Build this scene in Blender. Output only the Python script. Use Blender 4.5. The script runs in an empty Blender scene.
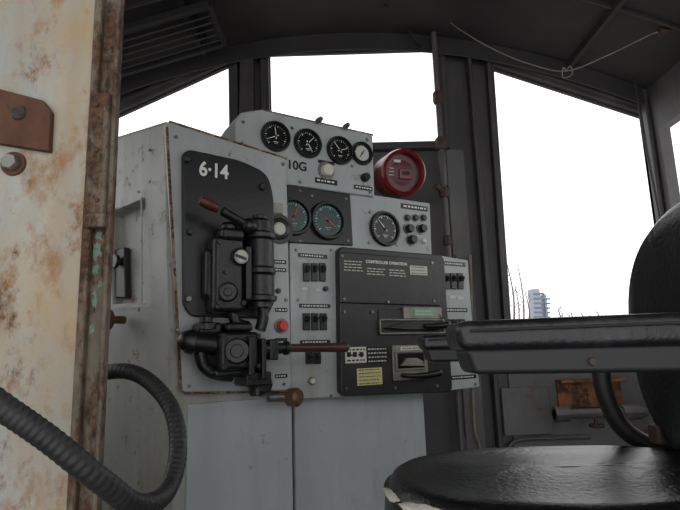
import bpy, bmesh, math, random
from mathutils import Vector, Matrix
random.seed(5)
V=Vector
E=.95; FPX=530.0
pp=math.radians(10.2); rr=math.radians(1.8)
f_=V((0,math.cos(pp),math.sin(pp))); R0=V((1,0,0)); U0=V((0,-math.sin(pp),math.cos(pp)))
CR=R0*math.cos(rr)-U0*math.sin(rr); CU=U0*math.cos(rr)+R0*math.sin(rr)
CAM=V((0,0,E))
def ray(u,v): return f_+CR*((u-340)/FPX)+CU*((255-v)/FPX)
def hitP(u,v,pt,n):
    d=ray(u,v); t=(V(pt)-CAM).dot(n)/d.dot(n); return CAM+d*t
def hY(u,v,Y): return hitP(u,v,V((0,Y,0)),V((0,1,0)))
C=bpy.context.scene.collection
# ------------------------------------------------ materials
def lin(c):
    o=[]
    for x in c:
        x=x/255.0
        o.append(x/12.92 if x<=.04045 else ((x+.055)/1.055)**2.4)
    return (o[0],o[1],o[2],1)
def mat(name,col,rough=.5,metal=0.0,var=.25,scale=9,bump=.15,rust=None,rcol=(118,62,30),rcol2=(60,34,24),rscale=5,drip=1.0,streak=0,bscale=60,spec=.5,soft=.06,extra=None,extra2=None,bdist=.002):
    m=bpy.data.materials.new(name); m.use_nodes=True; nt=m.node_tree; N=nt.nodes; L=nt.links
    b=N['Principled BSDF']; b.inputs['Roughness'].default_value=rough; b.inputs['Metallic'].default_value=metal
    b.inputs['Specular IOR Level'].default_value=spec
    tc=N.new('ShaderNodeTexCoord')
    def noise(sc,det=6,stretch=1.0,off=0,ro=.6):
        mp=N.new('ShaderNodeMapping'); mp.inputs['Scale'].default_value=(1,1,stretch); mp.inputs['Location'].default_value=(off,off*.7,off*.3)
        L.new(tc.outputs['Object'],mp.inputs[0]); n=N.new('ShaderNodeTexNoise'); n.inputs['Scale'].default_value=sc; n.inputs['Detail'].default_value=det; n.inputs['Roughness'].default_value=ro
        L.new(mp.outputs[0],n.inputs['Vector']); return n.outputs['Fac']
    def ramp(src,a,bb):
        r=N.new('ShaderNodeValToRGB'); r.color_ramp.elements[0].position=a; r.color_ramp.elements[1].position=bb; L.new(src,r.inputs[0]); return r.outputs[0]
    def mix(fac,a,bb):
        x=N.new('ShaderNodeMix'); x.data_type='RGBA'
        if isinstance(fac,float): x.inputs[0].default_value=fac
        else: L.new(fac,x.inputs[0])
        for i,s in ((6,a),(7,bb)):
            if isinstance(s,tuple): x.inputs[i].default_value=s
            else: L.new(s,x.inputs[i])
        return x.outputs[2]
    c=lin(col); dk=tuple(x*(1-var) for x in c[:3])+(1,); lt=tuple(min(1,x*(1+var*.5)) for x in c[:3])+(1,)
    out=mix(ramp(noise(scale,8,.6),.35,.65),dk,lt)
    if streak: out=mix(ramp(noise(scale*3,4,.06,3.1),.45,.75),out,tuple(x*(1-streak) for x in c[:3])+(1,))
    for ex,of in ((extra,11.3),(extra2,23.7)):
        if ex: out=mix(ramp(noise(ex[1],9,ex[4] if len(ex)>4 else 1,of,.72),ex[2],ex[3]),out,lin(ex[0]))
    if rust is not None:
        rc=mix(ramp(noise(rscale*5,6,1,7.7),.4,.62),lin(rcol),lin(rcol2))
        rf=ramp(noise(rscale,12,drip,1.9,.78),rust,rust+soft)
        out=mix(rf,out,rc)
        rg=N.new('ShaderNodeMapRange'); rg.inputs['To Min'].default_value=rough; rg.inputs['To Max'].default_value=.9; L.new(rf,rg.inputs[0]); L.new(rg.outputs[0],b.inputs['Roughness'])
    L.new(out,b.inputs['Base Color'])
    if bump:
        bp=N.new('ShaderNodeBump'); bp.inputs['Strength'].default_value=bump; bp.inputs['Distance'].default_value=bdist
        L.new(noise(bscale,5),bp.inputs['Height']); L.new(bp.outputs[0],b.inputs['Normal'])
    return m
M={}
M['stand']=mat('stand_paint',(168,173,172),.42,0,.18,4,.12,rust=.605,rscale=16,streak=.2,rcol=(132,96,70),rcol2=(90,66,54),extra=((138,132,120),9,.55,.8,.4))
M['side']=mat('stand_side_paint',(164,166,160),.48,0,.20,4,.15,rust=.56,rscale=15,streak=.22,rcol=(136,98,70),rcol2=(92,66,52),soft=.10,extra=((132,120,102),7,.53,.8,.35))
M['low']=mat('lower_cabinet_paint',(172,178,178),.45,0,.14,4,.12,rust=.61,rscale=13,streak=.18,rcol=(140,104,78),rcol2=(100,76,62),soft=.08,extra=((142,136,124),6,.56,.8,.3))
M['edge']=mat('rubbed_edge',(150,138,122),.6,0,.3,12,.2,rust=.44,rscale=26,rcol=(128,88,58))
M['door']=mat('rusty_door_paint',(166,166,158),.5,0,.2,5,.4,rust=.545,rscale=11,rcol=(142,96,56),rcol2=(86,58,40),drip=.6,streak=.25,soft=.10,extra=((168,138,92),5,.44,.70,.5),extra2=((140,98,56),15,.53,.68,.6),bscale=110)
M['dooredge']=mat('rusty_door_edge',(112,102,86),.7,0,.4,14,.6,rust=.45,rscale=22,rcol=(92,64,44),rcol2=(48,36,30),drip=.4,soft=.08,bscale=140)
M['flake']=mat('green_paint_flake',(98,122,104),.7,0,.35,30,.3,rust=.52,rscale=60,rcol=(96,76,56),rcol2=(60,48,38))
M['rust']=mat('brown_rust',(92,60,44),.85,0,.35,25,.6,rust=.55,rscale=18,rcol=(64,42,34),bscale=160)
M['drust']=mat('dark_rusted_iron',(66,52,46),.7,0,.35,25,.5,rust=.55,rscale=18,rcol=(86,54,40),bscale=160)
M['orust']=mat('orange_rust',(132,84,54),.85,0,.35,18,.6,rust=.5,rscale=12,rcol=(80,54,42),bscale=130)
M['black']=mat('black_enamel',(20,21,23),.32,0,.25,14,.18,rust=.67,rscale=14,rcol=(86,84,80),rcol2=(70,60,50))
M['cast']=mat('black_casting',(24,25,28),.34,0,.3,18,.5,bscale=110,rust=.62,rscale=24,rcol=(84,78,72),rcol2=(66,56,48),bdist=.003)
M['cover']=mat('dark_cover',(38,36,36),.40,0,.25,10,.2,rust=.64,rscale=16,rcol=(92,86,80),rcol2=(66,60,54),extra=((60,57,56),6,.5,.8))
M['ivory']=mat('ivory_mark',(200,198,186),.5,0,.06,10,0)
M['white']=mat('white_paint',(226,226,220),.5,0,.05,10,0)
M['dial']=mat('black_dial',(16,18,19),.25,0,.1,10,0)
M['teal']=mat('teal_dial',(22,54,52),.25,0,.1,10,0)
M['tealm']=mat('teal_mark',(112,190,176),.4,0,.05,10,0)
M['lightdial']=mat('pale_dial',(186,186,176),.35,0,.08,10,0)
M['redneedle']=mat('red_needle',(210,60,45),.4,0,.05,10,0)
M['alu']=mat('worn_aluminium',(142,138,130),.40,.35,.3,24,.2,rust=.58,rscale=24,rcol=(80,76,70),rcol2=(56,54,50))
M['steel']=mat('steel',(128,128,124),.4,.8,.25,20,.2)
M['brass']=mat('tarnished_brass',(112,84,62),.45,.4,.3,20,.2)
M['handle']=mat('red_brown_handle',(70,40,38),.4,0,.3,25,.2)
M['handle2']=mat('red_handle_tip',(88,38,38),.45,0,.3,25,.2)
M['redbtn']=mat('red_button',(205,62,52),.3,0,.05,10,0)
M['redpaint']=mat('red_enamel',(120,26,34),.26,0,.3,12,.08)
M['darkred']=mat('dark_red_face',(84,20,27),.28,0,.25,12,.05)
M['yellow']=mat('yellow_label',(200,192,136),.6,0,.12,20,0)
M['green']=mat('green_label',(120,180,145),.5,0,.08,20,0)
M['wall']=mat('dark_wall_paint',(72,69,69),.55,0,.38,4,.2,rust=.60,rscale=8,rcol=(84,68,58),streak=.3,soft=.14,extra=((92,88,84),6,.55,.8,.4))
M['wallb']=mat('lower_wall_paint',(98,98,98),.55,0,.35,4,.2,rust=.58,rscale=9,rcol=(100,78,62),streak=.3,soft=.14,extra=((84,76,68),6,.5,.8,.4))
M['ceil']=mat('ceiling_paint',(42,39,39),.6,0,.38,4,.2,rust=.60,rscale=7,rcol=(58,48,42),soft=.14)
M['grille']=mat('grille_paint',(30,28,29),.6,0,.3,8,.2)
M['frame']=mat('window_frame_paint',(62,58,58),.5,0,.3,10,.2,rust=.60,rscale=12,rcol=(90,72,60),soft=.1)
M['pipe']=mat('pipe_paint',(84,79,79),.45,0,.3,14,.2,rust=.6,rscale=14,rcol=(88,66,54))
M['rubber']=mat('black_rubber',(24,25,26),.55,0,.25,12,.2)
M['hose']=mat('hose_rubber',(46,46,48),.55,0,.35,14,.5,bscale=70,extra=((66,64,62),20,.55,.8))
M['vinyl']=mat('black_vinyl',(18,18,20),.30,0,.3,10,.6,bscale=120,bdist=.0025)
M['arm']=mat('armrest_vinyl',(24,24,27),.36,0,.3,14,.55,bscale=80,extra=((58,57,60),14,.56,.8),bdist=.003)
M['foam']=mat('torn_foam',(206,200,188),.95,0,.3,60,.8,bscale=140)
M['floor']=mat('floor_paint',(46,44,42),.7,0,.3,6,.2)
M['wire']=mat('pale_wire',(120,112,102),.6,0,.2,20,0)
M['ground']=mat('ballast',(120,116,108),.95,0,.2,2,.2)
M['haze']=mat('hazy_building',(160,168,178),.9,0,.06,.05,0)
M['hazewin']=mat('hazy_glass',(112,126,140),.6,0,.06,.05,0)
M['twig']=mat('twig',(92,86,84),.9,0,.2,3,0)
# ------------------------------------------------ mesh builder
class MB:
    def __init__(s): s.bm=bmesh.new()
    def add(s,vs,fs):
        q=[s.bm.verts.new(v) for v in vs]
        for f in fs:
            try: s.bm.faces.new([q[i] for i in f])
            except ValueError: pass
        return s
    def box(s,c,d,rot=None):
        c=V(c); vs=[]
        for z in (-1,1):
            for y in (-1,1):
                for x in (-1,1):
                    o=V((x*d[0]/2,y*d[1]/2,z*d[2]/2))
                    if rot: o=rot@o
                    vs.append(c+o)
        return s.add(vs,[(0,2,3,1),(4,5,7,6),(0,1,5,4),(2,6,7,3),(0,4,6,2),(1,3,7,5)])
    def b2(s,x0,x1,y0,y1,z0,z1): return s.box(((x0+x1)/2,(y0+y1)/2,(z0+z1)/2),(abs(x1-x0),abs(y1-y0),abs(z1-z0)))
    def hexa(s,fr,bk): return s.add([V(a) for a in list(fr)+list(bk)],[(0,1,2,3),(7,6,5,4),(0,4,5,1),(1,5,6,2),(2,6,7,3),(3,7,4,0)])
    def prism(s,poly,y0,y1):
        n=len(poly); vs=[V((a,y0,b)) for a,b in poly]+[V((a,y1,b)) for a,b in poly]
        return s.add(vs,[tuple(range(n)),tuple(range(2*n-1,n-1,-1))]+[(i,i+n,(i+1)%n+n,(i+1)%n) for i in range(n)])
    def ring(s,inner,outer,y0,y1):
        n=len(inner); vs=[V((a,y,b)) for y in (y0,y1) for P in (inner,outer) for a,b in P]; fs=[]
        for i in range(n):
            j=(i+1)%n
            fs+=[(i,j,n+j,n+i),(2*n+i,3*n+i,3*n+j,2*n+j),(i,2*n+i,2*n+j,j),(n+i,n+j,3*n+j,3*n+i)]
        return s.add(vs,fs)
    def lathe(s,prof,o,ax,n=28):
        o=V(o); ax=V(ax).normalized(); a=ax.orthogonal().normalized(); b=ax.cross(a); vs=[];fs=[];idx=[]
        for r,t in prof:
            if r<1e-6: idx.append([len(vs)]); vs.append(o+ax*t)
            else:
                idx.append(list(range(len(vs),len(vs)+n)))
                for k in range(n):
                    an=2*math.pi*k/n; vs.append(o+ax*t+a*r*math.cos(an)+b*r*math.sin(an))
        for p,q in zip(idx,idx[1:]):
            for k in range(n):
                l=(k+1)%n
                if len(p)==1 and len(q)==1: continue
                if len(p)==1: fs.append((p[0],q[l],q[k]))
                elif len(q)==1: fs.append((p[k],p[l],q[0]))
                else: fs.append((p[k],p[l],q[l],q[k]))
        return s.add(vs,fs)
    def cyl(s,a,b,r,r2=None,n=24):
        a=V(a);b=V(b);L=(b-a).length; r2=r if r2 is None else r2
        return s.lathe([(0,0),(r,0),(r2,L),(0,L)],a,b-a,n)
    def ball(s,c,r,n=16,sc=1):
        return s.lathe([(max(0,r*math.sin(math.pi*k/10)) if 0<k<10 else 0,-r*sc*math.cos(math.pi*k/10)) for k in range(11)],c,(0,0,1),n)
    def tube(s,pts,r,n=10,smooth=6):
        P=[V(p) for p in pts]
        if smooth and len(P)>2:
            Q=[]
            for i in range(len(P)-1):
                p0=P[max(i-1,0)];p1=P[i];p2=P[i+1];p3=P[min(i+2,len(P)-1)]
                for k in range(smooth):
                    t=k/smooth; Q.append(.5*((2*p1)+(p2-p0)*t+(2*p0-5*p1+4*p2-p3)*t*t+(3*p1-p0-3*p2+p3)*t**3))
            Q.append(P[-1]); P=Q
        nrm=None; vs=[]; fs=[]
        for i,p in enumerate(P):
            t=(P[min(i+1,len(P)-1)]-P[max(i-1,0)]).normalized()
            if nrm is None: nrm=t.orthogonal().normalized()
            nrm=(nrm-t*nrm.dot(t)).normalized(); b=t.cross(nrm)
            ri=r(i/(len(P)-1)) if callable(r) else r
            for k in range(n):
                an=2*math.pi*k/n; vs.append(p+nrm*ri*math.cos(an)+b*ri*math.sin(an))
        m=len(P)
        for i in range(m-1):
            for k in range(n):
                l=(k+1)%n; fs.append((i*n+k,i*n+l,(i+1)*n+l,(i+1)*n+k))
        fs.append(tuple(range(n-1,-1,-1))); fs.append(tuple(range((m-1)*n,m*n)))
        return s.add(vs,fs)
    def sell(s,c,A,B,Nn,a,b,e,prof,n=56,wob=0):
        c=V(c);A=V(A);B=V(B);Nn=V(Nn); vs=[];fs=[]
        for ins,t in prof:
            for k in range(n):
                an=2*math.pi*k/n; cx,sx=math.cos(an),math.sin(an)
                x=math.copysign(abs(cx)**(2/e),cx)*(a-ins); y=math.copysign(abs(sx)**(2/e),sx)*(b-ins)
                vs.append(c+A*x+B*y+Nn*(t+wob*math.sin(3*an+1)*math.sin(5*an)))
        m=len(prof)
        for i in range(m-1):
            for k in range(n):
                l=(k+1)%n; fs.append((i*n+k,i*n+l,(i+1)*n+l,(i+1)*n+k))
        fs.append(tuple(range(n-1,-1,-1))); fs.append(tuple(range((m-1)*n,m*n)))
        return s.add(vs,fs)
    def build(s,name,m,parent=None,bevel=0,seg=2,cut=None,**kw):
        bm=s.bm; bmesh.ops.recalc_face_normals(bm,faces=bm.faces[:])
        for f in bm.faces: f.smooth=True
        for e in bm.edges:
            if len(e.link_faces)==2 and e.calc_face_angle(0)>.6: e.smooth=False
        me=bpy.data.meshes.new(name); bm.to_mesh(me); bm.free(); me.materials.append(m)
        o=bpy.data.objects.new(name,me); C.objects.link(o)
        if cut:
            bo=o.modifiers.new('cut','BOOLEAN'); bo.operation='DIFFERENCE'; bo.solver='EXACT'; bo.object=cut
            bpy.context.view_layer.update()
            me2=bpy.data.meshes.new_from_object(o.evaluated_get(bpy.context.evaluated_depsgraph_get()))
            o.modifiers.clear(); o.data=me2; me2.name=name; bpy.data.objects.remove(cut)
        if parent: o.parent=parent
        if bevel:
            b=o.modifiers.new('bevel','BEVEL'); b.width=bevel; b.segments=seg; b.limit_method='ANGLE'; b.angle_limit=.6; b.harden_normals=True
        for k,v in kw.items(): o[k]=v
        return o
def thing(name,label,cat,loc=(0,0,0),group=None,mw=None):
    o=bpy.data.objects.new(name,None); C.objects.link(o); o.empty_display_size=.05
    if mw: o.matrix_world=mw
    else: o.location=loc
    o['label']=label;o['category']=cat
    if group:o['group']=group
    return o
def text(body,size,mw,m,parent,name='lettering',bold=0.0,label=None,sx=1.0):
    cu=bpy.data.curves.new(name,'FONT'); cu.body=body; cu.size=size; cu.extrude=.0004; cu.offset=bold; cu.align_x='CENTER'; cu.align_y='CENTER'
    t=bpy.data.objects.new('tmp',cu); C.objects.link(t); bpy.context.view_layer.update()
    me=bpy.data.meshes.new_from_object(t.evaluated_get(bpy.context.evaluated_depsgraph_get())); bpy.data.objects.remove(t)
    me.materials.clear(); me.materials.append(m); me.transform(mw@Matrix.Diagonal((sx,1,1,1)))
    o=bpy.data.objects.new(name,me); C.objects.link(o); o.parent=parent
    if label:o['label']=label
    return o
def roundp(P,r,n=5):
    out=[]; N=len(P)
    for i in range(N):
        p=V(P[i]); a=V(P[(i-1)%N])-p; b=V(P[(i+1)%N])-p
        d=min(r,a.length*.45,b.length*.45); A=p+a.normalized()*d; B=p+b.normalized()*d
        for k in range(n+1):
            t=k/n; q=A*(1-t)**2+p*2*t*(1-t)+B*t*t; out.append((q.x,q.y))
    return out
# ================================================ SETTING
YW=2.4; XW=1.47
def zc(x): return 2.46-.17*(x-.05)**2
def hceil(u,v,gap=0.0):
    d=ray(u,v); t=.5
    while t<4:
        p=CAM+d*t
        if p.z>zc(p.x)-gap: return p
        t+=.004
    return p
def wp(u,v,Y=YW): p=hY(u,v,Y); return (p.x,p.z)
winL=[wp(88,130),wp(229,66),wp(231,215),wp(60,225)]
winC=[wp(270,55),wp(434,50),wp(439,142),wp(272,146)]
winR=[wp(493,69),wp(653,121),wp(673,332),wp(511,332)]
winL[3]=(winL[0][0],winL[2][1])
def flat_with_holes(name,outer,holes,thick,place,m,kind='structure'):
    cu=bpy.data.curves.new(name,'CURVE'); cu.dimensions='2D'; cu.fill_mode='BOTH'; cu.extrude=thick/2
    for P in [outer]+holes:
        sp=cu.splines.new('POLY'); sp.points.add(len(P)-1)
        for i,(a,b) in enumerate(P): sp.points[i].co=(a,b,0,1)
        sp.use_cyclic_u=True
    t=bpy.data.objects.new('tmp',cu); C.objects.link(t); bpy.context.view_layer.update()
    me=bpy.data.meshes.new_from_object(t.evaluated_get(bpy.context.evaluated_depsgraph_get())); bpy.data.objects.remove(t)
    me.materials.clear(); me.materials.append(m); me.transform(place); me.name=name
    o=bpy.data.objects.new(name,me); C.objects.link(o); o['kind']=kind; return o
PX=Matrix(((1,0,0,0),(0,0,-1,0),(0,1,0,0),(0,0,0,1)))
top=[(x/10*XW,zc(x/10*XW)+.02) for x in range(10,-11,-1)]
flat_with_holes('wall_front',[(-XW,0),(XW,0)]+top,[winL,winC,winR],.02,Matrix.Translation((0,YW+.01,0))@PX,M['wall'])
def side(name,x):
    PZ=Matrix(((0,0,1,x),(1,0,0,0),(0,1,0,0),(0,0,0,1)))
    h=zc(x)+.02
    flat_with_holes(name,[(-1.0,0),(YW+.02,0),(YW+.02,h),(-1.0,h)],[[(-.5,1.15),(.75,1.15),(.75,1.9),(-.5,1.9)],[(.95,1.15),(2.28,1.15),(2.28,1.9),(.95,1.9)]],.05,PZ,M['wall'])
side('wall_right',XW+.025); side('wall_left',-XW-.025)
m=MB(); n=24
vs=[];fs=[]
for k in range(n+1):
    x=-XW-.05+(2*XW+.1)*k/n
    for y in (-1.0,YW+.06):
        vs+=[V((x,y,zc(x))),V((x,y,zc(x)+.04))]
for k in range(n):
    a=4*k;b=a+4; fs+=[(a,a+2,b+2,b),(a+1,b+1,b+3,a+3),(a,b,b+1,a+1),(a+2,a+3,b+3,b+2)]
m.add(vs,fs).build('ceiling',M['ceil'],kind='structure')
MB().b2(-XW-.05,XW+.05,-1,YW+.02,-.05,0).build('floor',M['floor'],kind='structure')
def offset(P,w):
    n=len(P); cx=sum(p[0] for p in P)/n; cz=sum(p[1] for p in P)/n; out=[]
    def line(i):
        a=V(P[i]);b=V(P[(i+1)%n]); d=(b-a).normalized(); nn=V((d.y,-d.x))
        if nn.dot(a-V((cx,cz)))<0: nn=-nn
        return a+nn*w,d
    for i in range(n):
        p,d=line((i-1)%n); q,e=line(i)
        cr=d.x*e.y-d.y*e.x; t=((q-p).x*e.y-(q-p).y*e.x)/cr; r=p+d*t; out.append((r.x,r.y))
    return out
for i,(P,w) in enumerate(((winL,.05),(winC,.045),(winR,.040))):
    fr=MB().ring(offset(P,.004),offset(P,w),YW-.03,YW+.022).build('window_%d'%(i+1),M['frame'],None,.004,kind='structure')
    MB().ring(offset(P,-.002),offset(P,.012),YW-.008,YW+.004).build('gasket',M['rubber'],fr)
    MB().ring(offset(P,w*.55),offset(P,w*.98),YW-.042,YW-.028).build('retainer_strip',M['frame'],fr,.003)
def arc(y0,y1,x0,x1,h,name,m):
    q=MB();vs=[];fs=[];n=26
    for k in range(n+1):
        x=x0+(x1-x0)*k/n
        vs+=[V((x,y0,zc(x)-h)),V((x,y1,zc(x)-h)),V((x,y1,zc(x)+.002)),V((x,y0,zc(x)+.002))]
    for k in range(n):
        a=4*k;b=a+4
        for i in range(4):
            j=(i+1)%4; fs.append((a+i,a+j,b+j,b+i))
    fs+=[(0,1,2,3),(4*n+3,4*n+2,4*n+1,4*n)]
    return q.add(vs,fs).build(name,m,None,.004,kind='structure')
arc(YW-.07,YW-.06,-XW,XW,.09,'trim_1',M['ceil'])
arc(1.90,1.912,-XW,XW,.02,'trim_2',M['ceil'])
for i,x in enumerate((-.62,1.12)):
    MB().b2(x-.012,x+.012,-.9,YW-.07,zc(x)-.03,zc(x)+.005).build('trim_%d'%(3+i),M['ceil'],None,.004,kind='structure')
a=wp(246,100,YW-.06); MB().b2(a[0]-.03,a[0]+.035,YW-.07,YW-.001,.0,zc(a[0])).build('trim_5',M['frame'],None,.006,kind='structure')
a=wp(480,200,YW-.03); MB().b2(a[0]-.012,a[0]+.006,YW-.06,YW-.001,.0,zc(a[0])).build('trim_6',M['frame'],None,.004,kind='structure')
a=wp(462,200,YW-.03); MB().b2(a[0]-.055,a[0]+.03,YW-.012,YW-.001,.3,wp(462,150)[1]).build('trim_7',M['wallb'],None,.003,kind='structure')
MB().b2(XW-.022,XW-.001,YW-.08,YW-.031,0,zc(XW)).build('trim_8',M['frame'],None,.006,kind='structure')
a=wp(500,340); c=wp(675,340)
MB().b2(a[0],c[0],YW-.07,YW-.03,a[1]-.035,a[1]-.018).build('trim_9',M['frame'],None,.004,kind='structure')
MB().b2(a[0]+.02,XW-.03,YW-.010,YW-.001,0,a[1]-.10).build('trim_10',M['wallb'],None,.003,kind='structure')
YL=YW-.010
# ================================================ OUTSIDE
MB().b2(-400,600,3.5,900,-2.1,-2.0).build('ground',M['ground'],kind='structure')
Yb=320
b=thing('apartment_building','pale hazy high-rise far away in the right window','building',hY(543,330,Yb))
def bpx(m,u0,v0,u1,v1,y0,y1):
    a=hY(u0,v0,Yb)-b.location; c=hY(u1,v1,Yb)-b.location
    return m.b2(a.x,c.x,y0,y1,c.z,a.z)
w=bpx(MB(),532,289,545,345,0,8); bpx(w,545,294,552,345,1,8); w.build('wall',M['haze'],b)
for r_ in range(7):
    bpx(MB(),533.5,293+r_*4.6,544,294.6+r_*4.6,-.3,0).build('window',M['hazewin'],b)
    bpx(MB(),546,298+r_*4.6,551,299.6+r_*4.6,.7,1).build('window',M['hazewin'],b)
for k,(u,v,h,yy) in enumerate(((514,330,66,30),(524,330,68,36),(519,330,48,42),(529,330,40,39),(560,330,22,38),(573,330,18,42),(587,330,14,38),(600,330,18,44),(612,330,12,40))):
    base=hY(u,v,yy); t=MB(); H=h/530*yy
    t.tube([base,base+V((.15,0,H*.5)),base+V((-.05,0,H))],lambda q:.05*(1-q)+.018,6,3)
    for j in range(12):
        z=H*(.3+.68*j/12); s=random.choice((-1,1)); ln=.42*random.uniform(.5,1.2)
        t.tube([base+V((.05,0,z)),base+V((s*ln*.5,random.uniform(-.2,.2),z+ln*.35)),base+V((s*ln*.8,0,z+ln*.9))],.018,5,2)
    t.build('bare_sapling',M['twig'],None,label='thin leafless sapling outside the right window, among several',category='tree',group='bare saplings outside the right window')
# ================================================ CONTROL STAND
ph=math.radians(31)
D=V((math.cos(ph),math.sin(ph),0)); Nn=V((-math.sin(ph),math.cos(ph),0))
O=hY(172,256,1.25); O.z=0
MS=Matrix(((D.x,Nn.x,0,O.x),(D.y,Nn.y,0,O.y),(0,0,1,0),(0,0,0,1))); MI=MS.inverted()
def fc(u,v,off=0.0):
    p=MI@hitP(u,v,O+Nn*off,Nn); return (p.x,p.z)
def f3(u,v,off=0.0):
    a=fc(u,v,off); return V((a[0],off,a[1]))
def poly(pts,off=0): return [fc(u,v,off) for u,v in pts]
def rad(u,v,r,off=0): return (fc(u,v-r,off)[1]-fc(u,v+r,off)[1])/2
def rc(u0,v0,u1,v1,off=0):
    uc,vc=(u0+u1)/2,(v0+v1)/2
    return fc(u0,vc,off)[0],fc(u1,vc,off)[0],fc(uc,v1,off)[1],fc(uc,v0,off)[1]
def fb(mb,u0,v0,u1,v1,y0,y1):
    a,b_,c,d=rc(u0,v0,u1,v1,y0); return mb.b2(a,b_,y0,y1,c,d)
S=thing('control_stand','tall grey steel locomotive control stand with brake valves, gauges and black controller','control stand',mw=MS)
Ld=V((-.33,.945,0)).normalized()
ft=poly([(165,120),(287,158),(293,398)],.02); bt=fc(185,510,.02)
fl=[V((ft[0][0],.02,ft[0][1])),V((ft[1][0],.02,ft[1][1])),V((ft[2][0],.02,0)),V((bt[0]-.0,.02,0))]
bk=[fl[0]+Ld*.42+V((0,0,.055)),fl[1]+V((0,.42,.02)),fl[2]+V((0,.42,0)),fl[3]+Ld*.42]
LW=(MS.to_3x3()@Ld); LN=V((-LW.y,LW.x,0)); LN=LN if LN.y<0 else -LN
P0=MS@V((fl[0].x,.02,0)); ln_=(MI.to_3x3()@LN)
def lh(u,v,off=0.0): return MI@hitP(u,v,P0+LN*off,LN)
LB=[(106,214),(141,199),(141,303),(106,305)]
inn=[lh(u,v,0) for u,v in LB]
cutter=MB().hexa([p+ln_*.08 for p in inn],[p-ln_*.045 for p in inn]).build('tmpcut',M['side'])
MB().hexa(fl,bk).build('brake_cabinet',M['side'],S,.010,3,cut=cutter)
MB().prism(roundp(poly([(165,120),(287,158),(292,391),(181,393)]),.014),0,.022).build('front_plate',M['stand'],S,.006,3)
MB().tube([f3(169,122,.003)+V((0,0,.001)),f3(287,159,.003)],.004,8,0).build('worn_edge',M['edge'],S)
MB().tube([f3(167,127,.003),f3(181,390,.003)],.004,8,0).build('worn_edge',M['edge'],S)
MB().tube([f3(184,393,.003),f3(290,391,.003)],.003,8,0).build('worn_edge',M['edge'],S)
IP=.035
MB().prism(poly([(289,180),(375,195),(430,203),(432,254),(468,260),(472,315),(480,387),(440,392),(291,400)],IP),IP,IP+.30).build('instrument_panel',M['stand'],S,.004)
MB().prism(poly([(235,121),(241,112),(262,109),(373,134),(375,197),(283,184),(235,172)],.025),.025,.16).build('gauge_housing',M['stand'],S,.006,3)
MB().tube([f3(262,110,.027),f3(373,135,.027)],.003,8,0).build('worn_edge',M['edge'],S)
c0=fc(294,400,.07)[0]; c1=fc(424,400,.07)[0]; zt=fc(360,396,.07)[1]
MB().b2(c0,c1,.07,.36,0,zt+.01).build('lower_cabinet',M['low'],S,.006)
a0_=fc(187,400,.02)[0]; a1_=fc(291,400,.02)[0]; zt=fc(240,398,.02)[1]
MB().b2(a0_,a1_,.014,.03,0.01,zt-.004).build('lower_door',M['low'],S,.004)
def gauge(u,v,r,off,dialm,markm,ang=-.6,nt=22,proud=.014,needle=None,label=None,two=False,mk=1.0):
    c=f3(u,v,off); R=rad(u,v,r,off); ax=V((0,-1,0))
    g=MB().lathe([(R*.82,-.004),(R*1.0,-.004),(R*1.04,proud*.5),(R*.98,proud),(R*.88,proud),(R*.82,proud*.55),(R*.82,-.004)],c,ax,36).build('gauge',M['black'],S)
    if label: g['label']=label
    MB().lathe([(0,.0),(R*.83,.0),(R*.83,proud*.4),(0,proud*.4)],c,ax,32).build('dial',dialm,g)
    q=MB(); y=-proud*.4-.0006
    for k in range(nt+1):
        t=math.radians(225-270*k/nt); big=k%4==0
        r0=R*(.62 if big else .69); r1=R*.76
        d=V((math.cos(t),0,math.sin(t))); w=V((-d.z,0,d.x))*R*(.024 if big else .013)*mk
        for_=[c+V((0,y,0))+d*r0-w,c+V((0,y,0))+d*r1-w,c+V((0,y,0))+d*r1+w,c+V((0,y,0))+d*r0+w]
        q.hexa(for_,[p+V((0,.0005,0)) for p in for_])
    q.box(c+V((0,y,-R*.38)),(R*.36,.0006,R*.035)); q.box(c+V((0,y,-R*.48)),(R*.22,.0006,R*.03))
    q.build('dial_markings',markm,g)
    for a_ in ([ang,ang+1.9] if two else [ang]):
        d=V((math.sin(a_),0,math.cos(a_))); w=V((d.z,0,-d.x))*mk
        yy=-proud*.4-.002; p=c+V((0,yy,0))
        MB().hexa([p-d*R*.2-w*R*.03,p+d*R*.66-w*R*.012,p+d*R*.66+w*R*.012,p-d*R*.2+w*R*.03],[p-d*R*.2-w*R*.03+V((0,.001,0)),p+d*R*.66-w*R*.012+V((0,.001,0)),p+d*R*.66+w*R*.012+V((0,.001,0)),p-d*R*.2+w*R*.03+V((0,.001,0))]).build('needle',needle or M['white'],g)
    MB().lathe([(0,proud*.4),(R*.09,proud*.4),(R*.07,proud*.4+.004),(0,proud*.4+.004)],c,ax,14).build('needle_hub',M['black'],g)
    return g
gauge(275,137,14.5,.025,M['dial'],M['ivory'],-2.0,two=True)
gauge(307,144,14,.025,M['dial'],M['ivory'],.75,two=True)
gauge(339,151,13.5,.025,M['dial'],M['ivory'],-.7,two=True)
g4=gauge(361,154,11,.025,M['dial'],M['lightdial'],.6,label='smaller round gauge with a pale dial')
MB().lathe([(0,.0062),(rad(361,154,7.5),.0062),(rad(361,154,7.5),.0068),(0,.0068)],f3(361,154,.025),(0,-1,0),28).build('dial_disc',M['lightdial'],g4)
p=f3(361,154,.025)+V((0,-.0075,0)); MB().box(p,(.0025,.001,.03),Matrix.Rotation(.6,3,'Y')).build('needle',M['dial'],g4)
MB().prism(poly([(286,184),(349,195),(352,246),(288,243)],IP),IP-.008,IP+.002).build('twin_gauge_plate',M['black'],S,.003)
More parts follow.
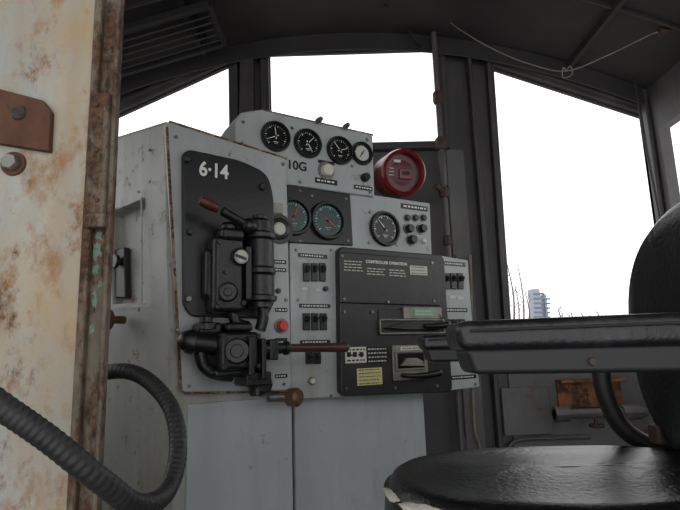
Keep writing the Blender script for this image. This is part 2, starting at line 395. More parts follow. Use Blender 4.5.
gauge(293,217,18,IP-.008,M['teal'],M['tealm'],.4,needle=M['redneedle'],label='green-faced gauge half hidden by the brake cabinet',mk=1.4)
gauge(327,221,18.5,IP-.008,M['teal'],M['tealm'],2.2,needle=M['redneedle'],label='green-faced round gauge',mk=1.4)
gauge(384,229,17,IP,M['dial'],M['white'],-.75,nt=28,label='round speed gauge with black dial')
def knob(u,v,r,off,m,proud=.014,name='knob',ring=None,label=None,par=None):
    c=f3(u,v,off); R=rad(u,v,r,off)
    k=MB().lathe([(0,-.002),(R,-.002),(R,proud*.6),(R*.8,proud),(0,proud)],c,(0,-1,0),20).build(name,m,par or S)
    if ring: MB().lathe([(R*.9,-.001),(R*1.4,-.001),(R*1.35,.003),(R*.9,.003),(R*.9,-.001)],c,(0,-1,0),22).build('ring',ring,k)
    if label:k['label']=label
    return k
def plate(u0,v0,u1,v1,off,m,th=.002,name='label_plate',marks=None,mm=None,rows=1,label=None,par=None):
    a,b_,c,d=rc(u0,v0,u1,v1,off)
    o=MB().b2(a,b_,off-th,off,c,d).build(name,m,par or S)
    if marks:
        q=MB(); h=(d-c)/rows
        for r_ in range(rows):
            x=a+(b_-a)*.08; zc_=c+h*(r_+.5)
            while x<b_-(b_-a)*.12:
                w=min(random.uniform(.4,1.3)*h*.6,b_-x-(b_-a)*.07); q.box((x+w/2,off-th-.0003,zc_),(w,.0006,h*.3)); x+=w+h*.3
        q.build('label_text',mm,o if not par else par)
    if label:o['label']=label
    return o
knob(326,171,6.5,.025,M['ivory'],.018,'push_button',M['steel'],'round white push button')
plate(315,179,337,184,.025,M['black'],marks=1,mm=M['white'])
plate(318,161,334,164,.025,M['black'])
knob(364,178,4.2,.025,M['black'],.02); plate(354,186,372,190,.025,M['black'],marks=1,mm=M['white'])
knob(318,121,2.6,.012,M['steel'],.02,'screw'); knob(345,127,2.4,.012,M['steel'],.02,'screw')
for u,v in ((243,122),(242,143),(292,128),(367,140),(370,192),(300,182),(352,166)): knob(u,v,1.6,.025,M['steel'],.003,'screw')
for u,v in ((300,191),(346,199),(348,241),(300,241),(312,196)): knob(u,v,1.3,IP-.008,M['steel'],.002,'screw')
for u,v in ((369,243),(397,245),(370,212),(427,208),(428,249),(296,250),(296,395),(331,250),(331,396),(465,264),(475,384),(298,300)): knob(u,v,1.6,IP,M['steel'],.003,'screw')
plate(401,205,427,210,IP,M['black'],marks=1,mm=M['white'])
for u in (407,415,423): knob(u,218,3,IP,M['black'],.01,'indicator_lamp',M['steel'])
for u in (408,421): knob(u,229,4.2,IP,M['black'],.02,'knob',M['steel'])
knob(411,240,4.5,IP,M['black'],.02,'knob',M['steel']); knob(423,241,2.6,IP,M['ivory'],.01,'push_button')
text('10G',.037,Matrix.Translation(f3(297,166,.0245))@Matrix.Rotation(math.pi/2,4,'X'),M['black'],S,bold=.0010,label='dark 10G lettering')
def toggle(u,v0,v1,w=5.2,off=IP):
    o=fb(MB(),u-w/2,v0,u+w/2,v1,off-.008,off+.002).build('toggle_switch',M['black'],S,.0015)
    a,b_,c,d=rc(u-w*.22,v0+3,u+w*.22,(v0+v1)/2,off-.008)
    MB().box(((a+b_)/2,off-.013,(c+d)/2),(b_-a,.014,(d-c)),Matrix.Rotation(.35,3,'X')).build('lever',M['cover'],o,.001)
for u in (307,315,323): toggle(u,263,281,6)
for u in (307,315.5,324): toggle(u,313,330,6.5)
for u in (310,318): toggle(u,352,364,6.5)
for u in (447,454,461): toggle(u,273,289)
for u in (449,456,463): toggle(u,319,334)
plate(298,254,327,258,IP,M['black'],marks=1,mm=M['white']); plate(299,304,330,308,IP,M['black'],marks=1,mm=M['white'])
plate(300,340,330,344,IP,M['black'],marks=1,mm=M['white']); plate(443,262,465,266,IP,M['black'],marks=1,mm=M['white'])
plate(445,308,467,312,IP,M['black'],marks=1,mm=M['white']); plate(450,375,476,379,IP,M['black'],marks=1,mm=M['white'])
for u,v in ((304,289),(318,290),(452,297),(460,298)): plate(u-3,v-1.5,u+3,v+1.5,IP,M['ivory'])
knob(312,381,3.2,IP,M['ivory'],.008,'indicator_lamp',M['steel']); knob(325,289,2.5,IP,M['black'],.01)
CO=IP-.022
MB().prism(poly([(335,252),(338,248),(437,256),(440,260),(448,388),(445,392),(341,396),(337,392)],IP),CO,IP+.004).build('controller_cover',M['cover'],S,.004,3)
MB().prism(poly([(338,252),(436,260),(439,306),(339,303)],CO),CO-.006,CO+.002).build('upper_cover_plate',M['cover'],S,.003)
CU_=CO-.006
text('CONTROLLER OPERATION',.0125,Matrix.Translation(f3(387,263,CU_-.0006))@Matrix.Rotation(math.pi/2,4,'X'),M['white'],S,bold=.0003,label='white controller heading')
def textlines(u0,v0,u1,rows,dv,off,m):
    q=MB()
    for r_ in range(rows):
        u=u0
        while u<u1-2:
            w=random.uniform(2,5); w=min(w,u1-u); vv=v0+r_*dv+(u-u0)*.06
            a,b_,c,d=rc(u,vv-.45,u+w,vv+.45,off); q.b2(a,b_,off-.0006,off,c,d); u+=w+1.0
    q.build('lettering',m,S)
textlines(344,261,363,4,3.0,CU_,M['ivory']); textlines(367,268.5,385,3,2.7,CU_,M['ivory'])
textlines(389,270,406,3,2.7,CU_,M['ivory'])
plate(410,266,427,275,CU_,M['ivory'],.001,marks=1,mm=M['black'],rows=3,label='small white instruction label')
for u,v in ((342,256),(432,263),(434,301),(344,299),(388,302)): knob(u,v,1.7,CU_,M['steel'],.003,'screw')
for u,v in ((344,312),(437,386),(346,388),(372,312),(395,388)): knob(u,v,1.9,CO,M['steel'],.004,'screw')
def rim_frame(u0,v0,u1,v1,t,y0,y1,name,mt,par):
    a,b_,c,d=rc(u0,v0,u1,v1,y0); k=rad((u0+u1)/2,(v0+v1)/2,t,y0)
    return MB().ring([(a+k,c+k),(b_-k,c+k),(b_-k,d-k),(a+k,d-k)],[(a,c),(b_,c),(b_,d),(a,d)],y0,y1).build(name,mt,par,.0015)
th=fb(MB(),379,310,446,333,CO-.004,CO+.001).build('throttle_quadrant',M['cover'],S,.003,3)
rim_frame(380,319,445,334,1.6,CO-.010,CO-.001,'quadrant_frame',M['alu'],th)
fb(MB(),404,307,442,319,CO-.012,CO-.002).build('quadrant_plate',M['alu'],th,.003)
plate(414,309.5,433,316,CO-.012,M['green'],marks=1,mm=M['ivory'],rows=2,label='small green label',par=th)
MB().prism(poly([(384,328),(404,322),(430,322),(442,326),(442,329),(404,330)],CO-.01),CO-.018,CO-.004).build('lever_blade',M['cover'],th,.002)
q=MB(); q.tube([f3(424,326,CO-.018),f3(436,326,CO-.03),f3(447,325,CO-.034)],lambda t:.007+.004*t,12,5); q.ball(f3(447,325,CO-.034),.012); q.build('throttle_handle',M['black'],th)
rv=fb(MB(),393,345,428,380,CO-.006,CO+.001).build('reverser_plate',M['alu'],S,.003,3)
fb(MB(),398,353,424,368,CO-.0075,CO-.004).build('slot',M['dial'],rv,.001)
rim_frame(396,351,426,370,1.4,CO-.012,CO-.005,'slot_frame',M['alu'],rv)
MB().prism(poly([(400,366),(406,358),(416,358),(424,362),(424,366)],CO-.01),CO-.016,CO-.006).build('lever_blade',M['alu'],rv,.002)
q=MB(); q.tube([f3(402,375,CO-.012),f3(414,376,CO-.020),f3(428,375,CO-.028),f3(439,373,CO-.030)],lambda t:.006+.005*t,12,5); q.ball(f3(439,373,CO-.030),.011); q.build('reverser_handle',M['black'],rv)
plate(400,346.5,425,350,CO-.006,M['ivory'],marks=1,mm=M['black'],par=rv)
plate(345,347,366,363,CO,M['ivory'],.002,marks=1,mm=M['black'],rows=3)
for u in (347,353,359.5): fb(MB(),u,352,u+4,357,CO-.003,CO).build('label_square',M['black'],S)
plate(366,347,389,363,CO,M['black'],.002,marks=1,mm=M['ivory'],rows=4)
plate(357,368,382,385,CO,M['yellow'],.001,marks=1,mm=M['black'],rows=5,label='aged yellow instruction label')
MB().prism(roundp(poly([(181,155),(188,151),(240,162),(266,175),(272,198),(273,303),(264,319),(190,317),(182,306)]),.03),-.014,.002).build('brake_panel',M['black'],S,.004,3)
BP=-.014
text('6·14',.052,Matrix.Translation(f3(214,171,BP-.0012))@Matrix.Rotation(math.pi/2,4,'X'),M['white'],S,bold=.0013,label='white 6·14 numerals',sx=.84)
for u,v in ((187,160),(188,299),(190,232),(262,187),(265,306),(232,312)):
    c=f3(u,v,BP); R=rad(u,v,3.6,BP)
    MB().lathe([(0,-.002),(R,-.002),(R,.008),(R*.8,.010),(0,.010)],c,(0,-1,0),6).build('bolt',M['cast'] if v!=299 else M['steel'],S)
av=fb(MB(),214,236,245,312,-.080,BP)
fb(av,206,248,216,298,-.055,BP); fb(av,222,227,246,240,-.090,-.03)
av=av.build('automatic_brake_valve',M['cast'],S,.014,4,label='upper black cast brake valve')
def vc(u,v0,v1,off,prof,name,m,par):
    a=f3(u,v0,off); b_=f3(u,v1,off); a=V((b_.x,off,a.z)); L=(a-b_).length
    P=[(0,0)]+[(r*L,t*L) for r,t in prof]+[(0,L)]
    return MB().lathe(P,b_,(0,0,1),28).build(name,m,par,.0015)
vc(260,216,308,-.060,[(.12,0),(.12,.06),(.18,.07),(.18,.12),(.14,.13),(.14,.34),(.17,.36),(.17,.41),(.145,.43),(.145,.72),(.175,.74),(.175,.79),(.13,.81),(.12,.93),(.08,.96),(.08,1.0)],'valve_cylinder',M['cast'],av)
vc(229,223,232,-.06,[(1.0,0),(1.0,.6),(.7,1)],'valve_cap',M['cast'],av)
q=MB(); q.cyl(f3(228,292,-.078),f3(228,292,-.102),.024,.020); q.cyl(f3(228,292,-.102),f3(228,292,-.108),.010); q.build('side_boss',M['cast'],av,.002)
fb(MB(),246,246,252,300,-.088,-.03).build('valve_flange',M['cast'],av,.003)
q=MB(); q.tube([f3(248,226,-.085),f3(236,219,-.090),f3(222,211,-.094)],.011,12,4); q.ball(f3(249,226,-.085),.020); q.build('handle_arm',M['cast'],av)
q=MB(); q.tube([f3(218,209,-.095),f3(208,204,-.097),f3(200,200,-.099)],lambda t:.010+.003*math.sin(t*3.1),14,5); q.build('brake_handle',M['handle2'],av,label='short dull red handle grip')
knob(240,257,9,-.081,M['cast'],.010,'dial_ring',None,None,av)
k=knob(241,257,7,-.090,M['lightdial'],.008,'selector_dial',None,'round pale selector dial',av)
a=f3(241,257,-.099); MB().box(a,(.028,.004,.006),Matrix.Rotation(.3,3,'Y')).build('selector_bar',M['cast'],av)
for u,v in ((219,242),(219,303),(243,303),(226,272)):
    R=.006; MB().lathe([(0,0),(R,0),(R,.007),(0,.007)],f3(u,v,-.080),(0,-1,0),6).build('valve_bolt',M['cast'],av)
MB().tube([f3(232,312,-.05),f3(236,322,-.05),f3(248,326,-.05)],.012,12,4).build('link_pipe',M['cast'],av)
MB().tube([f3(262,306,-.05),f3(263,318,-.05),f3(260,330,-.05)],.014,12,4).build('link_pipe',M['cast'],av)
iv=MB(); fb(iv,220,332,260,370,-.10,.0); fb(iv,226,322,254,332,-.08,.0); fb(iv,198,322,224,335,-.06,0.0); fb(iv,214,368,246,378,-.07,0)
iv=iv.build('independent_brake_valve',M['cast'],S,.010,3,label='lower black cast brake valve with long handle')
q=MB(); q.cyl(f3(222,345,-.055),f3(191,342,-.055),.026,.022); q.cyl(f3(193,342,-.055),f3(186,341,-.055),.029,.026); q.ball(f3(188,341,-.057),.024); q.build('end_cap',M['cast'],iv,.002)
vc(206,317,330,-.045,[(.8,0),(.8,.5),(.5,.6),(.5,1)],'valve_cap',M['cast'],iv)
q=MB(); fb(q,249,336,255,376,-.12,-.02); fb(q,262,338,267,380,-.115,-.02); fb(q,270,339,279,360,-.11,-.02); q.build('flange',M['cast'],iv,.004)
q=MB(); q.cyl(f3(237,351,-.095),f3(237,351,-.115),.030,.027); q.cyl(f3(237,351,-.115),f3(237,351,-.124),.015); q.build('valve_face',M['cast'],iv,.002)
q=MB(); q.lathe([(0,0),(.028,0),(.030,.03),(.020,.05),(0,.05)],f3(257,384,-.03),(0,-1,0),8); q.cyl(f3(257,372,-.06),f3(257,396,-.06),.018); fb(q,246,372,272,386,-.09,-.01); q.build('lower_boss',M['cast'],iv,.004)
q=MB(); q.tube([f3(200,352,-.05),f3(204,366,-.05),f3(216,374,-.05),f3(232,376,-.05)],.014,12,5); q.build('side_elbow',M['cast'],iv)
q=MB(); q.cyl(f3(262,349,-.095),f3(286,348,-.095),.015,.013); q.cyl(f3(284,348,-.095),f3(288,348,-.095),.017); q.build('handle_socket',M['cast'],iv,.002)
q=MB(); a=f3(286,348,-.095); b_=f3(345,347.5,-.095); q.tube([a,a.lerp(b_,.3),a.lerp(b_,.7),b_],lambda t:.0095+.003*t,14,4); q.ball(b_,.0125,14); q.build('brake_handle',M['handle'],iv,label='long reddish-brown brake lever')
for u,v in ((223,336),(258,336),(223,367),(258,366),(201,327),(249,341)): MB().lathe([(0,0),(.006,0),(.006,.006),(0,.006)],f3(u,v,-.10 if u>210 else -.06),(0,-1,0),6).build('valve_bolt',M['cast'],iv)
knob(281,326,5.6,0,M['redbtn'],.022,'push_button',M['steel'],'round red push button')
knob(279,229,11,0,M['cover'],.010,'rotary_switch',M['black']); knob(279,229,6.5,-.009,M['lightdial'],.008,'switch_face')
fb(MB(),272,203,283,213,-.006,0).build('square_plate',M['alu'],S,.001)
for v in (262,270): plate(274,v-2,286,v+2,0,M['black'],marks=1,mm=M['white'])
plate(275,308,287,312,0,M['black'],marks=1,mm=M['white']); knob(278,291,2.6,0,M['black'],.008); plate(275,338,287,341,0,M['black'])
plate(275,374,287,378,0,M['black'],marks=1,mm=M['white'])
q=MB(); c=f3(284,397,.0); q.lathe([(0,0),(.012,0),(.012,.04),(.022,.045),(.024,.070),(.018,.078),(0,.078)],c+V((-.02,.02,0)),(.55,-.8,0),20); q.build('drain_knob',M['brass'],S,label='tarnished brass-brown knob under the panel')
q=MB(); q.cyl(f3(268,398,-.02),f3(284,397,-.02),.010); q.build('drain_pipe',M['steel'],S)
for u,v in ((176,137),(283,164),(286,300),(189,386),(284,384),(178,330)): knob(u,v,1.8,0,M['steel'],.004,'screw')
def inset(k,off): 
    cc=sum(inn,V())/4; return [cc+(p-cc)*k+ln_*off for p in inn]
o_,i_=inset(1.04,.001),inset(.995,.001)
q=MB()
for i in range(4):
    j=(i+1)%4; q.hexa([o_[i],o_[j],i_[j],i_[i]],[p-ln_*.003 for p in (o_[i],o_[j],i_[j],i_[i])])
q.build('recess_frame',M['side'],S)
p3=[lh(u,v,-.025) for u,v in ((112,250),(124,247),(125,298),(112,298))]
MB().hexa(p3,[p-ln_*.018 for p in p3]).build('recess_latch',M['cover'],S,.004)
MB().lathe([(0,-.01),(.010,-.01),(.010,.015),(.018,.02),(.018,.03),(0,.032)],lh(124,262,-.036),ln_,16).build('recess_knob',M['cast'],S)
for u,v in ((139,192),(139,310),(150,150),(150,182)):
    MB().lathe([(0,-.001),(.004,0),(.004,.004),(0,.004)],lh(u,v,0),ln_,10).build('screw',M['steel'],S)
MB().lathe([(0,-.01),(.010,-.01),(.010,.025),(.026,.03),(.030,.045),(.024,.06),(0,.06)],lh(121,320,.0),ln_,20).build('valve_knob',M['rust'],S,label='rusty brown round knob on the left side')
# ================================================ LEFT DOOR (near)
YD=.6
xr=hY(110,255,YD).x; xm=hY(83,255,YD).x
d1=MB().b2(-.95,xm,YD,YD+.012,0,2.15).build('door_1',M['door'],None,.003,kind='structure')
MB().b2(xm-.001,xm+.009,YD-.006,YD+.012,0,2.15).build('door_edge_strip',M['dooredge'],d1,.003)
MB().b2(xm+.008,xr-.004,YD+.004,YD+.010,0,2.15).build('door_edge_channel',M['dooredge'],d1,.001)
MB().b2(xr-.006,xr,YD-.003,YD+.010,0,2.15).build('door_edge_lip',M['dooredge'],d1,.002)
q=MB(); a=hY(90,92,YD-.01); c=hY(103,226,YD-.01); q.b2(a.x,c.x,YD-.010,YD+.004,c.z,a.z); a2=hY(91,210,YD); q.b2(a2.x-.002,c.x+.002,YD-.014,YD,c.z-.002,c.z+.016); q.build('strike_plate',M['dooredge'],d1,.003)
for v in (105,150,200):
    p=hY(97,v,YD-.010); MB().lathe([(0,0),(.003,0),(.0025,.002),(0,.002)],p,(0,-1,0),12).build('screw',M['rust'],d1)
q=MB()
for (u,v,ru,rv_) in ((97,250,6,11),(95,268,5,8),(99,236,4,5),(94,300,3.5,9),(92,330,3,6),(100,285,3,4)):
    P=[]
    for k in range(18):
        an=2*math.pi*k/18; f=random.uniform(.5,1.2); p=hY(u+ru*f*math.cos(an),v+rv_*f*math.sin(an),YD+.004); P.append((min(p.x,xr-.007),p.z))
    inside=[(max(x,xm+.0095),z) for x,z in P]; q.prism(inside,YD+.0034,YD+.0045)
q.build('green_paint_remains',M['flake'],d1,label='dull green old paint')
q=MB(); P=[hY(u,v,YD-.006) for u,v in ((-20,84),(44,101),(52,112),(50,152),(-20,141))]
q.prism([(p.x,p.z) for p in P],YD-.009,YD+.001); br=q.build('bracket',M['rust'],d1,.002,label='rusty brown flat steel bracket')
p=hY(19,113,YD-.009); q=MB(); q.lathe([(0,0),(.0095,0),(.008,.0025),(0,.003)],p,(0,-1,0),20); q.build('screw',M['drust'],br)
MB().box(p+V((0,-.003,0)),(.013,.001,.002),Matrix.Rotation(.5,3,'Y')).build('screw_slot',M['dial'],br)
p=hY(14,164,YD); MB().lathe([(0,0),(.015,0),(.0145,.003),(0,.003)],p,(0,-1,0),24).build('washer',M['rust'],d1)
MB().lathe([(0,.003),(.0105,.003),(.0105,.010),(.009,.012),(0,.012)],p,(0,-1,0),6).build('bolt',M['steel'],d1)
# ================================================ HOSE
H=[(-60,362,.45),(0,405,.47),(50,440,.49),(100,480,.52),(138,505,.58),(166,492,.66),(178,452,.71),(172,410,.75),(150,382,.78),(124,371,.80),(88,376,.84)]
q=MB(); q.tube([hY(u,v,y) for u,v,y in H],lambda t:.0113+.00035*math.sin(t*520),16,40)
q.build('rubber_hose',M['hose'],None,label='thick black rubber hose looping in front of the rusty door',category='hose')
# ================================================ RED ALARM
c=hY(402,173,1.95); R=.088
al=thing('alarm_gauge','round dark red enamelled warning unit mounted beside the gauge housing','warning device',c)
ax=V((.30,-1,-.20)).normalized()
MB().lathe([(0,-.14),(R*.6,-.14),(R*.95,-.11),(R*1.0,-.03),(R*1.0,.0),(0,0)],(0,0,0),ax,40).build('back_shell',M['darkred'],al)
MB().lathe([(R*.82,-.03),(R*1.0,-.03),(R*1.04,.006),(R*1.0,.026),(R*.92,.032),(R*.84,.024),(R*.82,-.03)],(0,0,0),ax,48).build('rim',M['redpaint'],al)
MB().lathe([(0,-.02),(R*.84,-.02),(R*.84,-.006),(R*.55,.0),(0,.002)],(0,0,0),ax,40).build('face',M['darkred'],al)
rm=ax.to_track_quat('Z','Y').to_matrix()
def onface(x,y,z): return rm@V((x,y,z))
def afx(q,x,y,z,w,h,t): return q.box(onface(x,y,z),(w,h,t),rm)
afx(MB(),.012,-.004,.004,.052,.040,.014).build('display_box',M['redpaint'],al,.003)
afx(MB(),.012,-.001,.0116,.034,.016,.002).build('display',M['rubber'],al)
afx(MB(),-.022,.044,.001,.028,.010,.005).build('label_plate',M['ivory'],al)
for k in range(3): afx(MB(),-.044,.016-.013*k,-.001,.020,.003,.004).build('lettering',M['ivory'],al)
e=V((.03,YW-c.y-.002,-.0)); MB().cyl(-ax*.12,e,.02).build('mounting_stem',M['cast'],al)
# ================================================ PIPES
a=hY(438,100,2.30)
pc=thing('air_pipe','dark vertical air pipe with rusty fittings beside the centre window','pipe',(a.x,a.y,0))
PXx=a.x
MB().tube([(0,0,0),(0,0,1.2),(0,0,zc(a.x)-.005)],.013,12,0).build('pipe',M['pipe'],pc)
for v0,v1,r in ((92,104,.024),(138,150,.027),(152,186,.019),(188,198,.026),(236,246,.022)):
    z1=hY(437,v0,2.30).z; z0=hY(437,v1,2.30).z
    MB().lathe([(0,0),(r*.8,0),(r,.01),(r,z1-z0-.01),(r*.8,z1-z0),(0,z1-z0)],(0,0,z0),(0,0,1),8).build('fitting',M['drust'] if r>.02 else M['pipe'],pc,.001)
q=MB(); z0=hY(437,192,2.30).z; q.cyl((0,0,z0),(-.05,-.06,z0+.01),.012); q.build('elbow',M['drust'],pc)
hk=hceil(661,33,.02)
q=MB(); e0=V((PXx+.016,2.292,hY(438,12,2.3).z))
pts=[e0]+[hY(u,v,2.2-.001*(u-440)) for u,v in ((462,31),(495,50),(530,64),(566,71),(606,56))]+[hk+V((-.05,-.01,-.012)),hk+V((-.024,-.012,-.006))]
q.tube(pts,.0025,6,8)
q.build('hanging_wire',M['wire'],None,label='pale loose wire sagging under the roof above the right window',category='wire')
kn=pts[4]; MB().tube([kn,kn+V((.016,-.01,.016)),kn+V((.024,0,-.016)),kn+V((-.01,.01,-.024)),kn+V((-.016,-.01,.01)),kn],.0023,6,6).build('wire_loop',M['wire'],bpy.data.objects['hanging_wire'])
xk=1.405
pts=[V((xk-.02,2.27,zc(xk)-.012)),V((xk-.015,2.27,1.9)),V((xk,2.28,1.7)),V((xk+.005,2.27,1.45)),V((xk-.005,2.27,1.1)),V((xk,2.27,.7)),V((xk,2.27,0.004))]
MB().tube(pts,.006,8,8).build('black_cable',M['rubber'],None,label='thin black cable hanging down the right corner post',category='cable')
s0=hceil(385,5,.006)
MB().tube([s0,hY(402,20,2.28),hY(413,36,2.29),hY(420,45,2.32),hY(424,49,2.365)],.005,8,8).build('black_cable',M['rubber'],None,label='short black cable curving from the roof to the top of the centre window frame',category='cable')
bk_=thing('wire_hook','small rusty hook holding the pale wire at the upper right corner','hook',hk)
MB().box((.02,0,0.006),(.06,.04,.014)).build('base',M['drust'],bk_,.003); MB().tube([(0,0,0),(-.012,-.01,-.02),(-.02,-.012,.0)],.004,8,5).build('hook',M['drust'],bk_)
gx,gy=-.78,2.08
gr=thing('roof_grille','dark slatted grille under the roof above the left window','grille',(gx,gy,zc(gx)-.07))
tl=Matrix.Rotation(-.28,3,'Y')
q=MB()
for s in (-1,1): q.box(tl@V((0,s*.14,0)),(.58,.02,.03),tl); q.box(tl@V((s*.29,0,0)),(.02,.28,.03),tl)
q.build('grille_frame',M['grille'],gr,.003)
for k in range(6): MB().box(tl@V((0,-.11+.044*k,0)),(.56,.022,.006),tl@Matrix.Rotation(.5,3,'X')).build('slat',M['grille'],gr)
for s in (-.2,.2):
    p=tl@V((s,.13,0)); MB().cyl(p,(p.x,p.y,zc(gx+p.x)-(zc(gx)-.07)-.001),.008).build('hanger',M['grille'],gr)
def W(u,v,Y): return hY(u,v,Y)
a=W(558,380,2.36); c=W(626,407,2.36)
q=MB(); q.b2(a.x,c.x,YL-.012,YL-.001,c.z,a.z); q.b2(a.x,c.x,2.33,YL-.001,a.z-.012,a.z); q.build('rusted_channel',M['orust'],None,.003,label='orange rusted steel channel on the wall below the right window',category='bracket')
hp=thing('heater_pipe','grey horizontal pipe with end fittings under the rusted channel','pipe',W(600,413,2.25))
L=(W(645,413,2.25)-W(553,413,2.25)).length/2
MB().cyl((-L,0,0),(L,0,0),.020).build('pipe',M['pipe'],hp)
MB().cyl((-L,0,0),(-L+.06,0,0),.031,n=8).build('fitting',M['pipe'],hp,.003); MB().cyl((L-.10,0,0),(L-.02,0,0),.031,n=8).build('fitting',M['pipe'],hp,.003)
MB().lathe([(0,0),(.028,0),(.03,.006),(.028,.012),(0,.012)],(-.02,0,-.055),(0,0,1),16).build('valve_wheel',M['drust'],hp)
MB().cyl((-.02,0,0),(-.02,0,-.05),.008).build('valve_stem',M['drust'],hp)
for s in (-.5,.5): MB().cyl((L*s,0,0),(L*s,YL-2.251,0),.01).build('standoff',M['frame'],hp)
c=W(640,400,YW); bx=thing('junction_box','small rust-stained junction box on the wall behind the seat','box',(c.x+.02,YL-.029,c.z-.17))
MB().box((0,0,0),(.10,.055,.09)).build('box_body',M['wallb'],bx,.005); MB().box((0,-.03,0),(.104,.006,.094)).build('lid',M['drust'],bx,.002)
P=[W(556,438,2.36),W(520,440,2.36),W(508,450,2.36),W(506,480,2.36)]; e_=P[-1].copy(); e_.z=0.002; P.append(e_)
MB().tube([W(590,437,2.36)]+P,.008,10,5).build('conduit',M['pipe'],None,label='thin grey pipe running low along the wall then bending down beside the access panel',category='conduit')
for i,(u0,lab) in enumerate(((459,'grey conduit nearer the control stand, running down the dark wall'),(473,'pale bent conduit with curved foot on the dark wall below the window'))):
    P=[W(u0-3,255,2.36),W(u0-1,330,2.36),W(u0,390,2.36),W(u0+2,430,2.36),W(u0+7,447,2.36),W(u0+9,480,2.36)]
    e_=P[-1].copy(); e_.z=0; P.append(e_)
    MB().tube(P,.007,10,5).build('conduit',M['wire'] if i else M['pipe'],None,label=lab,category='conduit')
a=W(500,388,YL); c=W(552,434,YL)
MB().b2(a.x,c.x,YL-.012,YL-.001,c.z,a.z).build('access_panel',M['wallb'],None,.004,label='flat dark grey panel screwed to the wall below the right window',category='panel')
# ================================================ SEAT
sx,sy=.30,.755; zs=E-.170; BB=.187
st=thing('cab_seat','black vinyl operator seat with torn cushion, padded armrests and rounded backrest','seat',(sx,sy,0))
X=V((1,0,0));Yv=V((0,1,0));Z=V((0,0,1))
cu=MB().sell((0.004,0,zs),X,Yv,Z,.25,BB,2.4,[(.03,-.095),(.008,-.09),(0,-.075),(-.005,-.048),(-.003,-.028),(0,-.018),(.003,-.012),(.009,-.002),(.020,.004),(.035,.003),(.055,.001),(.09,.003),(.13,.006),(.160,.008),(.18,.008)],80,.0008)
cu=cu.build('seat_cushion',M['vinyl'],st)
q=MB(); pts=[]
EX=2/2.4
for k in range(49):
    an=2*math.pi*k/48; cx,sx_=math.cos(an),math.sin(an)
    pts.append((.004+math.copysign(abs(cx)**EX,cx)*.250,math.copysign(abs(sx_)**EX,sx_)*BB,zs-.018))
q.tube(pts,.0045,8,2); q.build('piping',M['rubber'],cu)
def rim(an,ins,z):
    cx,s_=math.cos(an),math.sin(an); return V((.004+math.copysign(abs(cx)**EX,cx)*(.25-ins),math.copysign(abs(s_)**EX,s_)*(BB-ins),zs+z))
for (a0,a1,w) in ((180,197,.45),(199,229,.85),(231,238,.4)):
    q=MB();vs=[];fs=[];n=30; ww=.5; 
    for k in range(n+1):
        t=k/n; an=math.radians(a0+(a1-a0)*t); e=math.sin(math.pi*t)**.7*w
        ww=.6*ww+.4*random.random(); h=e*(.5+.7*ww)
        lo=-.013-.012*h; hi=-.013+.009*h
        vs+=[rim(an,-.0052,lo),rim(an,-.0058,(lo*2+hi)/3),rim(an,-.004,(lo+2*hi)/3),rim(an,.0012+.003*h,hi)]
    for k in range(n):
        for j in range(3): fs.append((4*k+j,4*k+4+j,4*k+5+j,4*k+1+j))
    q.add(vs,fs).build('torn_padding',M['foam'],cu,label='ragged pale foam showing through the torn edge')
MB().sell((0,0,zs-.095),X,Yv,Z,.22,.165,3,[(0,-.03),(0,0)],40).build('seat_pan',M['frame'],st,.003)
MB().lathe([(0,0),(.17,0),(.17,.012),(.05,.03),(.035,.06),(.035,zs-.13),(.09,zs-.125),(0,zs-.125)],(0,0,0),Z,32).build('pedestal',M['frame'],st)
MB().sell((.262,-.022,E-.0),Yv,Z,X,.235,.215,2.4,[(.045,-.060),(.02,-.055),(.005,-.040),(0,-.012),(0,.015),(.006,.035),(.02,.045)],64).build('backrest',M['vinyl'],st)
MB().b2(.30,.315,-.06,.04,zs-.12,E-.12).build('back_bracket',M['frame'],st,.004)
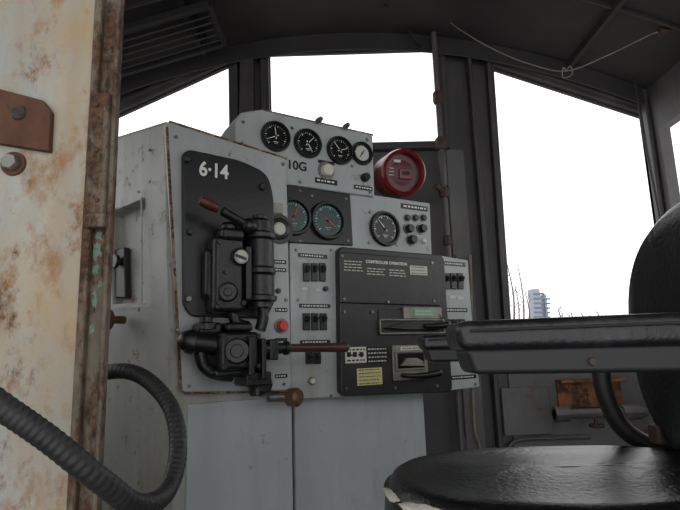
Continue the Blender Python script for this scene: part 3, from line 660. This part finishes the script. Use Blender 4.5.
def arm(y,x0):
    zt=E+.026; x1=.25; q=MB()
    q.hexa([V((x0,y-.030,zt-.030)),V((x1,y-.036,zt-.033)),V((x1,y-.036,zt)),V((x0-.002,y-.030,zt-.004))],
           [V((x0,y+.032,zt-.030)),V((x1,y+.036,zt-.033)),V((x1,y+.036,zt)),V((x0-.002,y+.032,zt-.004))])
    pd=q.build('armrest_pad',M['arm'],st,.009,4)
    MB().tube([(x0+.01,y-.0325,zt-.013),(x0+.15,y-.0345,zt-.012),(x1,y-.0365,zt-.011)],.0014,8,0).build('seam_welt',M['rubber'],pd)
    q=MB(); q.hexa([V((x0+.012,y-.026,zt-.050)),V((x1,y-.028,zt-.058)),V((x1,y-.028,zt-.030)),V((x0+.006,y-.026,zt-.028))],
                   [V((x0+.012,y+.028,zt-.050)),V((x1,y+.028,zt-.058)),V((x1,y+.028,zt-.030)),V((x0+.006,y+.028,zt-.028))])
    bar=q.build('armrest_bar',M['rubber'],st,.005,3)
    for t in (.25,.55,.85): MB().lathe([(0,0),(.004,0),(.003,.002),(0,.002)],(x0+(x1-x0)*t,y-.0270-.001*t,zt-.042),(0,-1,0),10).build('rivet',M['drust'],bar)
arm(-.265,-.200); arm(.195,-.163)
for y in (-.265,.195):
    q=MB(); q.tube([(.150,y,E-.030),(.152,y,E-.09),(.178,y*.98,E-.15),(.24,y*.9,E-.185),(.29,y*.5,E-.195)],.015,12,6); q.build('armrest_tube',M['rubber'],st)
MB().b2(.18,.30,-.1,.17,zs-.115,zs-.095).build('frame_bar',M['frame'],st,.004)
MB().box((.225,.15,E-.150),(.05,.03,.03)).build('hinge',M['drust'],st,.004)
# ================================================ CAMERA / WORLD
cam=bpy.data.cameras.new('camera'); co=bpy.data.objects.new('camera',cam); C.objects.link(co)
cam.sensor_width=36; cam.lens=FPX/680*36; cam.clip_start=.02; cam.clip_end=2000
co.matrix_world=Matrix(((CR.x,CU.x,-f_.x,0),(CR.y,CU.y,-f_.y,0),(CR.z,CU.z,-f_.z,E),(0,0,0,1)))
bpy.context.scene.camera=co
wd=bpy.data.worlds.new('world'); bpy.context.scene.world=wd; wd.use_nodes=True
wd.node_tree.nodes['Background'].inputs[0].default_value=(.99,.99,1,1); wd.node_tree.nodes['Background'].inputs[1].default_value=1.7
bpy.context.scene.view_settings.view_transform='Standard'
